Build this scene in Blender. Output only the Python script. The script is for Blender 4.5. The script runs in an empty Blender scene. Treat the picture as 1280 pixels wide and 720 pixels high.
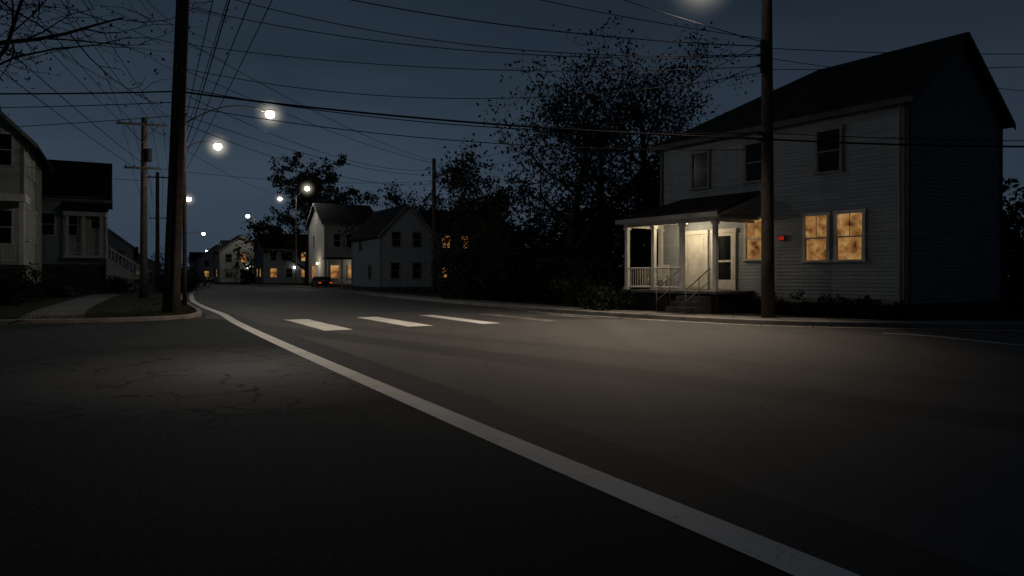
import bpy, math, random
import numpy as np
from mathutils import Vector, Matrix
random.seed(7); np.random.seed(7)
scene = bpy.context.scene
scene.view_settings.view_transform = 'Standard'
scene.view_settings.look = 'None'
scene.view_settings.exposure = 0

# ---------------------------------------------------------------- materials
def nodes_of(name):
    m = bpy.data.materials.new(name); m.use_nodes = True
    nt = m.node_tree; nt.nodes.clear()
    out = nt.nodes.new('ShaderNodeOutputMaterial')
    return m, nt, out
def N(nt, t, **kw):
    n = nt.nodes.new(t)
    for k, v in kw.items(): setattr(n, k, v)
    return n
def ramp(nt, fac, stops):
    r = nt.nodes.new('ShaderNodeValToRGB')
    el = r.color_ramp.elements
    while len(el) < len(stops): el.new(0.5)
    for e, (p, c) in zip(el, stops):
        e.position = p
        e.color = (c[0], c[1], c[2], 1) if isinstance(c, (tuple, list)) else (c, c, c, 1)
    nt.links.new(fac, r.inputs[0]); return r.outputs[0]
def noise(nt, co, scale, detail=4, rough=0.55, dist=0):
    n = N(nt, 'ShaderNodeTexNoise'); n.inputs['Scale'].default_value = scale
    n.inputs['Detail'].default_value = detail; n.inputs['Roughness'].default_value = rough
    n.inputs['Distortion'].default_value = dist
    nt.links.new(co, n.inputs['Vector']); return n.outputs['Fac']
def math_(nt, op, a, b=None, clamp=False):
    n = N(nt, 'ShaderNodeMath', operation=op); n.use_clamp = clamp
    for i, v in enumerate((a, b)):
        if v is None: continue
        if isinstance(v, (int, float)): n.inputs[i].default_value = v
        else: nt.links.new(v, n.inputs[i])
    return n.outputs[0]
def mixc(nt, fac, a, b, mode='MIX'):
    n = N(nt, 'ShaderNodeMix', data_type='RGBA', blend_type=mode)
    for sock, v in ((n.inputs[0], fac), (n.inputs[6], a), (n.inputs[7], b)):
        if isinstance(v, (int, float)): sock.default_value = v
        elif isinstance(v, tuple): sock.default_value = (v[0], v[1], v[2], 1)
        else: nt.links.new(v, sock)
    return n.outputs[2]
def bumpn(nt, h, strength, dist=0.02):
    b = N(nt, 'ShaderNodeBump'); b.inputs['Strength'].default_value = strength
    b.inputs['Distance'].default_value = dist
    nt.links.new(h, b.inputs['Height']); return b.outputs[0]
def principled(nt, out, col, rough=0.8, normal=None, spec=0.5, metal=0):
    p = N(nt, 'ShaderNodeBsdfPrincipled')
    if isinstance(col, tuple): p.inputs['Base Color'].default_value = (*col, 1)
    else: nt.links.new(col, p.inputs['Base Color'])
    if isinstance(rough, (int, float)): p.inputs['Roughness'].default_value = rough
    else: nt.links.new(rough, p.inputs['Roughness'])
    if isinstance(spec, (int, float)): p.inputs['Specular IOR Level'].default_value = spec
    else: nt.links.new(spec, p.inputs['Specular IOR Level'])
    p.inputs['Metallic'].default_value = metal
    if normal is not None: nt.links.new(normal, p.inputs['Normal'])
    nt.links.new(p.outputs[0], out.inputs[0]); return p
def ocoord(nt): return N(nt, 'ShaderNodeTexCoord').outputs['Object']

def mat_basic(name, c1, c2, scale=3, rough=0.8, bump=0.2, spec=0.4, detail=5, metal=0):
    m, nt, out = nodes_of(name); co = ocoord(nt)
    f = noise(nt, co, scale, detail)
    col = ramp(nt, f, [(0.3, c1), (0.7, c2)])
    f2 = noise(nt, co, scale*9, 4)
    principled(nt, out, col, rough, bumpn(nt, f2, bump), spec, metal); return m

def band(nt, sep, nx, ny, c, half, soft, wob=None):
    d = math_(nt, 'ADD', math_(nt, 'MULTIPLY', sep.outputs[0], nx), math_(nt, 'MULTIPLY', sep.outputs[1], ny))
    d = math_(nt, 'SUBTRACT', d, c)
    if wob is not None: d = math_(nt, 'ADD', d, wob)
    d = math_(nt, 'ABSOLUTE', d)
    mr = N(nt, 'ShaderNodeMapRange', interpolation_type='SMOOTHSTEP')
    nt.links.new(d, mr.inputs[0]); mr.inputs[1].default_value = half-soft; mr.inputs[2].default_value = half+soft
    mr.inputs[3].default_value = 1; mr.inputs[4].default_value = 0
    return mr.outputs[0]

def mat_road():
    m, nt, out = nodes_of('asphalt_worn'); co = ocoord(nt)
    sep = N(nt, 'ShaderNodeSeparateXYZ'); nt.links.new(co, sep.inputs[0])
    big = noise(nt, co, 0.35, 5); med = noise(nt, co, 2.2, 5, 0.6); fine = noise(nt, co, 38, 5, 0.8)
    stn = noise(nt, co, 110, 2, .5)
    col = ramp(nt, big, [(0.3, (0.050, 0.050, 0.051)), (0.7, (0.066, 0.065, 0.064))])
    col = mixc(nt, 0.35, col, ramp(nt, med, [(0.3, (0.75,)*3), (0.75, (1.25,)*3)]), 'MULTIPLY')
    col = mixc(nt, 1.0, col, ramp(nt, fine, [(0.3, (0.45,)*3), (0.7, (1.55,)*3)]), 'MULTIPLY')
    col = mixc(nt, 1.0, col, ramp(nt, stn, [(0.45, (0.8,)*3), (0.72, (2.6,)*3)]), 'MULTIPLY')
    mp = N(nt, 'ShaderNodeMapping'); mp.inputs['Rotation'].default_value = (0, 0, math.radians(-28.5)); mp.inputs['Scale'].default_value = (0.9, 0.05, 1)
    nt.links.new(co, mp.inputs[0])
    tr = noise(nt, mp.outputs[0], 1.0, 4)
    col = mixc(nt, 0.5, col, ramp(nt, tr, [(0.3, (0.65,)*3), (0.7, (1.25,)*3)]), 'MULTIPLY')
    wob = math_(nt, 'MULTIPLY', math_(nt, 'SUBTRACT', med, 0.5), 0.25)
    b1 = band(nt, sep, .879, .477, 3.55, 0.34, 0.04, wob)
    shadow_streak = band(nt, sep, .74, .672, 8.8, 0.55, 0.2, wob)  # shadow streak across the road, painted into the asphalt colour
    faint_shadow_streak = band(nt, sep, .70, .714, 11.6, 0.35, 0.25, wob)  # second, fainter shadow streak, also painted into the colour
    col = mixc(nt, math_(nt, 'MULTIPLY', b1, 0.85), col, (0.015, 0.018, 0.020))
    col = mixc(nt, math_(nt, 'MULTIPLY', shadow_streak, 0.75), col, (0.016, 0.019, 0.021))
    col = mixc(nt, math_(nt, 'MULTIPLY', faint_shadow_streak, 0.4), col, (0.016, 0.019, 0.021))
    vo = N(nt, 'ShaderNodeTexVoronoi', feature='DISTANCE_TO_EDGE'); vo.inputs['Scale'].default_value = 0.22
    wv = N(nt, 'ShaderNodeVectorMath', operation='ADD'); nc = N(nt, 'ShaderNodeTexNoise'); nc.inputs['Scale'].default_value = 0.9; nc.inputs['Detail'].default_value = 7
    nt.links.new(co, nc.inputs['Vector']); nt.links.new(co, wv.inputs[0]); nt.links.new(nc.outputs['Color'], wv.inputs[1]); nt.links.new(wv.outputs[0], vo.inputs['Vector'])
    cr = ramp(nt, vo.outputs['Distance'], [(0.0, 1.0), (0.005, 0.0)])
    col = mixc(nt, math_(nt, 'MULTIPLY', cr, 0.7), col, (0.01, 0.01, 0.01))
    principled(nt, out, col, 0.72, bumpn(nt, math_(nt,'ADD',fine,math_(nt,'MULTIPLY',stn,.6)), 0.8, 0.014), 0.35)
    return m
def mat_shoulder():
    m, nt, out = nodes_of('asphalt_dark'); co = ocoord(nt)
    big = noise(nt, co, 0.5, 6); fine = noise(nt, co, 38, 5, 0.8); stn = noise(nt, co, 100, 2, .5)
    vo = N(nt, 'ShaderNodeTexVoronoi', feature='DISTANCE_TO_EDGE'); vo.inputs['Scale'].default_value = 1.1
    nc = N(nt, 'ShaderNodeTexNoise'); nc.inputs['Scale'].default_value = 1.1; nc.inputs['Detail'].default_value = 9; nc.inputs['Roughness'].default_value = .65
    nt.links.new(co, nc.inputs['Vector'])
    wv = N(nt, 'ShaderNodeVectorMath', operation='ADD'); nm = N(nt, 'ShaderNodeVectorMath', operation='SCALE'); nt.links.new(nc.outputs['Color'], nm.inputs[0]); nm.inputs['Scale'].default_value = 1.4
    nt.links.new(co, wv.inputs[0]); nt.links.new(nm.outputs[0], wv.inputs[1]); nt.links.new(wv.outputs[0], vo.inputs['Vector'])
    cr = ramp(nt, vo.outputs['Distance'], [(0.0, 1.0), (0.03, 0.0)])
    # asphalt patch; lamp sheen painted in as lighter colour, edge only lightly broken
    wd = N(nt, 'ShaderNodeVectorMath', operation='ADD'); ns = N(nt, 'ShaderNodeVectorMath', operation='SCALE'); nt.links.new(nc.outputs['Color'], ns.inputs[0]); ns.inputs['Scale'].default_value = .9
    nt.links.new(co, wd.inputs[0]); nt.links.new(ns.outputs[0], wd.inputs[1])
    dd = N(nt, 'ShaderNodeVectorMath', operation='DISTANCE'); nt.links.new(wd.outputs[0], dd.inputs[0]); dd.inputs[1].default_value = (-3.9, 12.0, 0.45)
    dq = math_(nt, 'DIVIDE', dd.outputs['Value'], 10.0)
    sheen_patch = ramp(nt, dq, [(0.05, 1.0), (0.42, 0.0)])
    wide = ramp(nt, dq, [(0.20, 1.0), (0.62, 0.0)])
    brk = ramp(nt, noise(nt, co, .8, 4), [(0.42, 0.0), (0.52, 1.0)])
    cr = math_(nt, 'MULTIPLY', cr, math_(nt, 'MULTIPLY', wide, brk))
    col = ramp(nt, big, [(0.3, (0.013, 0.017, 0.021)), (0.7, (0.021, 0.025, 0.029))])
    col = mixc(nt, math_(nt, 'MULTIPLY', sheen_patch, .8), col, (0.042, 0.041, 0.039))
    col = mixc(nt, 1.0, col, ramp(nt, fine, [(0.3, (0.4,)*3), (0.7, (1.6,)*3)]), 'MULTIPLY')
    col = mixc(nt, 1.0, col, ramp(nt, stn, [(0.45, (0.85,)*3), (0.72, (3.0,)*3)]), 'MULTIPLY')
    col = mixc(nt, cr, col, (0.002, 0.002, 0.002))
    h = math_(nt, 'SUBTRACT', math_(nt,'ADD',fine,math_(nt,'MULTIPLY',stn,.5)), math_(nt, 'MULTIPLY', cr, 1.2))
    blot = ramp(nt, noise(nt, co, 9, 6, .7), [(0.30, 0.3), (0.70, 1.0)])
    g = math_(nt, 'MULTIPLY', sheen_patch, blot)
    rg = math_(nt, 'SUBTRACT', 0.85, math_(nt, 'MULTIPLY', g, 0.36))
    sp = math_(nt, 'MULTIPLY', math_(nt, 'ADD', 0.15, math_(nt, 'MULTIPLY', sheen_patch, 0.5)), math_(nt, 'SUBTRACT', 1.0, cr))
    principled(nt, out, col, rg, bumpn(nt, h, 0.8, 0.014), sp)
    return m
def mat_paint(name='road_paint', wear=0.45, base=(0.8, 0.8, 0.79)):
    m, nt, out = nodes_of(name); co = ocoord(nt)
    a = noise(nt, co, 3.0, 8, 0.75); fine = noise(nt, co, 50, 3, 0.7)
    f = ramp(nt, math_(nt, 'ADD', math_(nt, 'MULTIPLY', a, 0.6), math_(nt, 'MULTIPLY', fine, 0.4)), [(wear-0.07, 0.0), (wear+0.05, 1.0)])
    tint = ramp(nt, noise(nt, co, 1.2, 4), [(0.3, tuple(x*0.8 for x in base)), (0.7, base)])
    col = mixc(nt, f, (0.09, 0.09, 0.09), tint)
    principled(nt, out, col, 0.6, bumpn(nt, fine, 0.45, 0.01), 0.4); return m
def mat_emit(name, col, s):
    m, nt, out = nodes_of(name)
    e = N(nt, 'ShaderNodeEmission'); e.inputs[0].default_value = (*col, 1); e.inputs[1].default_value = s
    nt.links.new(e.outputs[0], out.inputs[0]); return m
def mat_litwin(name, s=1.0, scale=3.0):
    m, nt, out = nodes_of(name); co = ocoord(nt)
    a = noise(nt, co, scale, 4, 0.55, 0.4)
    col = ramp(nt, a, [(0.32, (0.06, 0.020, 0.006)), (0.44, (0.36, 0.15, 0.04)), (0.58, (0.60, 0.31, 0.095)), (0.78, (0.90, 0.58, 0.25))])
    p = principled(nt, out, (0.02, 0.02, 0.02), 0.1, None, 0.5)
    nt.links.new(col, p.inputs['Emission Color']); p.inputs['Emission Strength'].default_value = s
    return m
def mat_leaf(name, c1, c2):
    m, nt, out = nodes_of(name)
    co = ocoord(nt)
    col = ramp(nt, noise(nt, co, 0.9, 3), [(0.3, c1), (0.7, c2)])
    principled(nt, out, col, 0.75, None, 0.1); return m
def mat_shingle():
    m, nt, out = nodes_of('roof_shingles'); co = ocoord(nt)
    br = N(nt, 'ShaderNodeTexBrick'); br.inputs['Scale'].default_value = 4; br.inputs['Mortar Size'].default_value = 0.03
    br.inputs['Color1'].default_value = (0.018, 0.018, 0.021, 1); br.inputs['Color2'].default_value = (0.03, 0.03, 0.031, 1); br.inputs['Mortar'].default_value = (0.008, 0.008, 0.008, 1)
    nt.links.new(co, br.inputs['Vector'])
    col = mixc(nt, 0.5, br.outputs['Color'], ramp(nt, noise(nt, co, 1.5, 5), [(0.3, (0.016, 0.016, 0.018)), (0.7, (0.034, 0.034, 0.036))]))
    principled(nt, out, col, 0.95, bumpn(nt, br.outputs['Fac'], 0.3, 0.02), 0.1); return m
def mat_glass():
    m, nt, out = nodes_of('dark_window_glass')
    principled(nt, out, (0.005, 0.007, 0.010), 0.12, None, 0.25); return m
def mat_siding(name, c1, c2):
    m, nt, out = nodes_of(name); co = ocoord(nt)
    mp = N(nt, 'ShaderNodeMapping'); mp.inputs['Scale'].default_value = (0.5, 0.5, 5); nt.links.new(co, mp.inputs[0])
    f = noise(nt, mp.outputs[0], 1.2, 6, 0.6)
    st = N(nt, 'ShaderNodeMapping'); st.inputs['Scale'].default_value = (4, 4, 0.3); nt.links.new(co, st.inputs[0])
    g = noise(nt, st.outputs[0], 1.0, 5)
    col = ramp(nt, f, [(0.3, c1), (0.7, c2)])
    col = mixc(nt, 0.4, col, ramp(nt, g, [(0.3, (0.7,)*3), (0.65, (1.1,)*3)]), 'MULTIPLY')
    principled(nt, out, col, 0.8, bumpn(nt, g, 0.15), 0.2); return m

M = dict(
 road=mat_road(), shoulder=mat_shoulder(), paint=mat_paint('road_paint',.40), paintworn=mat_paint('road_paint_worn', 0.45, (0.74, 0.73, 0.70)),
 bright=mat_paint('fresh_crosswalk_paint', .34, (0.90, 0.90, 0.88)),
 fade=mat_paint('road_paint_faded', 0.54, (0.4, 0.38, 0.35)),
 kerb=mat_basic('kerb_concrete', (0.20, 0.19, 0.175), (0.34, 0.325, 0.30), 1.5, 0.9, 0.4),
 walk=mat_basic('sidewalk_concrete', (0.10, 0.10, 0.098), (0.18, 0.175, 0.165), 1.2, 0.9, 0.3),
 soil=mat_basic('grass_soil', (0.014, 0.018, 0.010), (0.035, 0.036, 0.022), 1.1, 0.95, 0.6, .1),
 grass=mat_leaf('grass_blades', (0.03, 0.04, 0.015), (0.06, 0.065, 0.03)),
 deadleaf=mat_leaf('dead_leaves', (0.05, 0.035, 0.02), (0.13, 0.09, 0.05)),
 bark=mat_basic('bark', (0.02, 0.017, 0.014), (0.05, 0.043, 0.036), 6, 0.95, 0.8, .1),
 polewood=mat_basic('weathered_pole_wood', (0.05, 0.043, 0.038), (0.12, 0.10, 0.085), 5, 0.9, 0.7, .2),
 leaf=mat_leaf('foliage_dark', (0.010, 0.014, 0.008), (0.03, 0.036, 0.018)),
 leaf2=mat_leaf('foliage_autumn', (0.016, 0.015, 0.010), (0.042, 0.036, 0.022)),
 metal=mat_basic('galvanised_metal', (0.08, 0.08, 0.08), (0.15, 0.15, 0.15), 5, 0.65, 0.1, 0.3, 3, 0.3),
 dark=mat_basic('dark_painted_metal', (0.012, 0.012, 0.013), (0.025, 0.025, 0.025), 5, 0.7, 0.1, .2),
 wire=mat_basic('wire_rubber', (0.004, 0.004, 0.005), (0.007, 0.007, 0.008), 5, 1.0, 0.0, 0.0),
 roof=mat_shingle(), glass=mat_glass(),
 grey=mat_siding('clapboard_grey', (0.25, 0.285, 0.325), (0.36, 0.40, 0.445)),
 cream=mat_siding('clapboard_cream', (0.36, 0.37, 0.32), (0.5, 0.5, 0.44)),
 green=mat_siding('clapboard_pale_green', (0.28, 0.34, 0.29), (0.39, 0.46, 0.39)),
 white=mat_siding('clapboard_white', (0.42, 0.42, 0.41), (0.55, 0.55, 0.53)),
 blue=mat_siding('clapboard_slate', (0.15, 0.18, 0.21), (0.23, 0.26, 0.30)),
 trim=mat_basic('white_trim_paint', (0.5, 0.5, 0.48), (0.68, 0.68, 0.66), 3, 0.6, 0.1, .2),
 gtrim=mat_basic('grey_trim_paint', (0.18, 0.19, 0.20), (0.28, 0.29, 0.30), 3, 0.7, 0.1, .2),
 dtrim=mat_basic('dark_trim_paint', (0.06, 0.065, 0.07), (0.10, 0.105, 0.11), 3, 0.7, 0.1, .2),
 found=mat_basic('stone_foundation', (0.03, 0.03, 0.03), (0.09, 0.088, 0.085), 3, 0.95, 0.8, .1),
 wood=mat_basic('porch_deck_paint', (0.08, 0.08, 0.08), (0.16, 0.155, 0.15), 3, 0.7, 0.2),
 lit=mat_litwin('lit_window', 0.50, 2.6), litfar=mat_litwin('lit_window_far', 0.7, 0.9),
 lamp=mat_emit('lamp_glass', (1.0, 0.93, 0.80), 22), lampwarm=mat_emit('porch_lamp_glass', (1.0, 0.75, 0.42), 9),
 red=mat_emit('red_neon', (1.0, 0.05, 0.03), 0.25), tail=mat_emit('car_tail_lamp', (1.0, 0.12, 0.05), 0.5), headl=mat_emit('car_head_lamp', (1.0, 0.92, 0.78), 14),
 carpaint=mat_basic('car_paint_dark', (0.02,0.022,0.026), (0.03,0.033,0.038), 2, 0.3, 0.0, .5),
)

# ---------------------------------------------------------------- mesh helpers
class B:
    def __init__(s): s.v = []; s.f = []
    def box(s, x0, x1, y0, y1, z0, z1):
        n = len(s.v)
        s.v += [(x0,y0,z0),(x1,y0,z0),(x1,y1,z0),(x0,y1,z0),(x0,y0,z1),(x1,y0,z1),(x1,y1,z1),(x0,y1,z1)]
        s.f += [(n,n+3,n+2,n+1),(n+4,n+5,n+6,n+7),(n,n+1,n+5,n+4),(n+1,n+2,n+6,n+5),(n+2,n+3,n+7,n+6),(n+3,n,n+4,n+7)]
    def poly(s, pts):
        n = len(s.v); s.v += [tuple(p) for p in pts]; s.f.append(tuple(range(n, n+len(pts))))
    def prism(s, pts, off):
        n = len(s.v); k = len(pts); off = Vector(off)
        s.v += [tuple(p) for p in pts] + [tuple(Vector(p)+off) for p in pts]
        s.f.append(tuple(range(n, n+k))[::-1]); s.f.append(tuple(range(n+k, n+2*k)))
        for i in range(k):
            j = (i+1) % k; s.f.append((n+i, n+j, n+k+j, n+k+i))
    def tube(s, pts, rad, n=8, cap=True):
        pts = [Vector(p) for p in pts]
        if isinstance(rad, (int, float)): rad = [rad]*len(pts)
        base = len(s.v)
        for i, p in enumerate(pts):
            d = (pts[min(i+1, len(pts)-1)] - pts[max(i-1, 0)])
            if d.length < 1e-6: d = Vector((0,0,1))
            d.normalize()
            a = d.cross(Vector((0,0,1)) if abs(d.z) < 0.9 else Vector((1,0,0))).normalized(); b = d.cross(a)
            for k in range(n):
                t = 2*math.pi*k/n
                s.v.append(tuple(p + (a*math.cos(t)+b*math.sin(t))*rad[i]))
        for i in range(len(pts)-1):
            for k in range(n):
                k2 = (k+1) % n
                s.f.append((base+i*n+k, base+i*n+k2, base+(i+1)*n+k2, base+(i+1)*n+k))
        if cap:
            s.f.append(tuple(base+k for k in range(n))[::-1]); s.f.append(tuple(base+(len(pts)-1)*n+k for k in range(n)))
    def ell(s, c, r, nu=12, nv=8):
        base = len(s.v)
        for i in range(nv+1):
            ph = math.pi*i/nv
            for k in range(nu):
                t = 2*math.pi*k/nu
                s.v.append((c[0]+r[0]*math.sin(ph)*math.cos(t), c[1]+r[1]*math.sin(ph)*math.sin(t), c[2]+r[2]*math.cos(ph)))
        for i in range(nv):
            for k in range(nu):
                k2 = (k+1) % nu
                s.f.append((base+i*nu+k, base+(i+1)*nu+k, base+(i+1)*nu+k2, base+i*nu+k2))
    def make(s, name, mat, parent=None, smooth=False, loc=None):
        me = bpy.data.meshes.new(name); me.from_pydata(s.v, [], s.f); me.update()
        o = bpy.data.objects.new(name, me); scene.collection.objects.link(o)
        if mat: me.materials.append(mat)
        if smooth:
            for p in me.polygons: p.use_smooth = True
        if parent: o.parent = parent
        if loc: o.location = loc
        return o
def empty(name, loc=(0,0,0), rot=0):
    o = bpy.data.objects.new(name, None); scene.collection.objects.link(o)
    o.location = loc; o.rotation_euler = (0, 0, rot); o.empty_display_size = 0.3; return o

def smooth_poly(pts, sub=6):
    out = []
    P = [pts[0]] + list(pts) + [pts[-1]]
    for i in range(1, len(P)-2):
        p0, p1, p2, p3 = (np.array(P[i-1], float), np.array(P[i], float), np.array(P[i+1], float), np.array(P[i+2], float))
        for k in range(sub):
            t = k/sub
            m1 = (p2-p0)*0.5; m2 = (p3-p1)*0.5
            L = np.linalg.norm(p2-p1)
            for m in (m1, m2):
                l = np.linalg.norm(m)
                if l > L: m *= L/l
            h = (2*t**3-3*t**2+1)*p1 + (t**3-2*t**2+t)*m1 + (-2*t**3+3*t**2)*p2 + (t**3-t**2)*m2
            out.append(tuple(h))
    out.append(tuple(pts[-1])); return out
def offset(pts, d):
    res = []
    for i, p in enumerate(pts):
        a = Vector(pts[max(i-1, 0)]); b = Vector(pts[min(i+1, len(pts)-1)])
        t = (b-a).normalized(); n = Vector((-t.y, t.x))
        res.append((p[0]+n.x*d, p[1]+n.y*d))
    return res
def strip(b, A, Bp, z):
    n = len(b.v)
    for p, q in zip(A, Bp): b.v += [(p[0], p[1], z), (q[0], q[1], z)]
    for i in range(len(A)-1): b.f.append((n+2*i, n+2*i+1, n+2*i+3, n+2*i+2))

# ---------------------------------------------------------------- ground, road
b = B(); b.poly([(-1500,-300,-0.03),(1500,-300,-0.03),(1500,1500,-0.03),(-1500,1500,-0.03)]); b.make('ground', M['soil'])
LK = smooth_poly([(-90,19.0),(-30,21),(-18,21.8),(-14.3,22.5),(-12.2,23.7),(-11.3,25.4),(-12.2,28.3),(-15.6,35),(-20.6,45),(-34,75),(-55.5,122),(-92,200),(-185,400),(-420,900)])
RK = smooth_poly([(90,12.5),(40,16.5),(24,18.6),(15,20.2),(11.5,20.9),(7.6,22.4),(3.6,27),(0,33),(-6.8,46.5),(-15.5,66),(-25.2,88),(-44,122),(-79.5,200),(-171,400),(-405,900)])
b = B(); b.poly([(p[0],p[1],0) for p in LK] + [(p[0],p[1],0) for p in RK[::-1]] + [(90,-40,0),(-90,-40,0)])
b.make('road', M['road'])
b = B(); b.poly([(p[0],p[1],0.125) for p in LK][::-1] + [(-900,19,0.125),(-900,900,0.125)])
b.make('grass_verge', M['soil'])
b = B(); b.poly([(p[0],p[1],0.125) for p in RK] + [(900,900,0.125),(900,12,0.125)])
b.make('grass_verge', M['soil'])
def kerb(line, sgn):
    b = B(); A = line; C = offset(line, sgn*0.17)
    n = len(b.v)
    for p, q in zip(A, C):
        q2 = (p[0]*0.88+q[0]*0.12, p[1]*0.88+q[1]*0.12)
        b.v += [(p[0],p[1],-0.02),(p[0],p[1],0.125),(q2[0],q2[1],0.15),(q[0],q[1],0.15),(q[0],q[1],0.1)]
    for i in range(len(A)-1):
        for k in range(4): b.f.append((n+5*i+k, n+5*i+k+1, n+5*i+5+k+1, n+5*i+5+k))
    b.make('kerb', M['kerb'])
kerb(LK, 1); kerb(RK, -1)
def slab_walk(A, Cc, z, name, step=1.5):
    b = B()
    def resample(P, n):
        P = np.array(P); d = np.r_[0, np.cumsum(np.linalg.norm(np.diff(P, axis=0), axis=1))]
        t = np.linspace(0, d[-1], n); return np.c_[np.interp(t, d, P[:,0]), np.interp(t, d, P[:,1])], d[-1]
    _, L = resample(A, 2); n = int(L/step)+1
    A2, _ = resample(A, n); C2, _ = resample(Cc, n)
    for i in range(n-1):
        g = 0.012/step
        a0 = A2[i]*(1-g)+A2[i+1]*g; a1 = A2[i]*g+A2[i+1]*(1-g); c0 = C2[i]*(1-g)+C2[i+1]*g; c1 = C2[i]*g+C2[i+1]*(1-g)
        zz = z + random.uniform(-.003, .004)
        b.poly([(*a0,zz),(*a1,zz),(*c1,zz),(*c0,zz)])
    b.make(name, M['walk'])
rk = [p for p in RK if -60 < p[0] < 30]
slab_walk(offset(rk, -0.19), offset(rk, -1.75), 0.14, 'sidewalk')
SW = [(-14.5, 19.5+3.1), (-15.9,25), (-17.6,28), (-20.4,33.5), (-26.1,45), (-39,72), (-60,115)]
slab_walk(offset(SW, -0.9), offset(SW, 0.9), 0.14, 'sidewalk')
WL = smooth_poly([(6.2,-5),(4.06,-1),(1.56,3.6),(0.3,5.87),(-1.4,9),(-5.1,15.9),(-8.9,23.2),(-11.4,28.3),(-15,35),(-20,45),(-33.4,75),(-54.9,122)])
sh = [p for p in WL if p[1] < 25.0]
b = B(); b.poly([(p[0],p[1],0.004) for p in sh] + [(p[0],p[1],0.004) for p in LK[::-1] if p[1] < 25.2 and p[0] > -60] + [(-60,-5,0.004)])
b.make('road_shoulder', M['shoulder'])
b = B(); strip(b, offset(WL, 0.145), offset(WL, -0.145), 0.009); b.make('road_edge_line', M['paint'])
dv = Vector((-.477,.879)); rv = Vector((.879,.477))
def bar(c, L, W, mat, z=0.009):
    b = B(); c = Vector(c); n = 10
    pr = [c + dv*(L*(i/n-0.5)) for i in range(n+1)]
    l = [p - rv*(W/2+random.uniform(-.02,.02)) for p in pr]; r = [p + rv*(W/2+random.uniform(-.02,.02)) for p in pr]
    strip(b, r, l, z); return b
cw = empty('crosswalk_marking')
for c, L, mt in [((-6.1,22.3),5.6,'bright'), ((-4.0,23.8),5.4,'bright'), ((-1.95,25.0),5.6,'paint'), ((0.15,26.0),5.2,'fade'), ((2.1,27.0),3.2,'fade')]:
    bar(c, L, 0.78 if mt=='bright' else .60, mt).make('bar', M[mt], cw)
b = B(); rl = smooth_poly([(13.5,11),(11,15.5),(10.1,18.4),(6.8,20.8),(2.6,25.8)]); rl=[p for p in rl if p[1]<19]
strip(b, offset(rl, 0.09), offset(rl, -0.09), 0.009); b.make('lane_line', M['paintworn'])
b = B(); rl=[p for p in RK if 1<p[0]<40]
strip(b, offset(rl, 0.62), offset(rl, 0.50), 0.009); b.make('road_edge_line', M['paintworn'])

b = B(); nx, ny = 30, 40
def sst(a, c, x):
    t = min(max((x-a)/(c-a), 0), 1); return t*t*(3-2*t)
for j in range(ny+1):
    for i in range(nx+1):
        s = i/nx*26 + 1.6; t = 46 + j/ny*80
        x = -26.1 - (t-45)*0.49 - s*0.88; y = t - s*0.48
        b.v.append((x, y, 0.11 + 1.5*sst(0.5, 7, s)*sst(46, 56, t)*(1-sst(118,126,t))))
for j in range(ny):
    for i in range(nx):
        a = j*(nx+1)+i; b.f.append((a, a+1, a+nx+2, a+nx+1))
b.make('lawn_bank', M['soil'], smooth=True)

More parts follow.
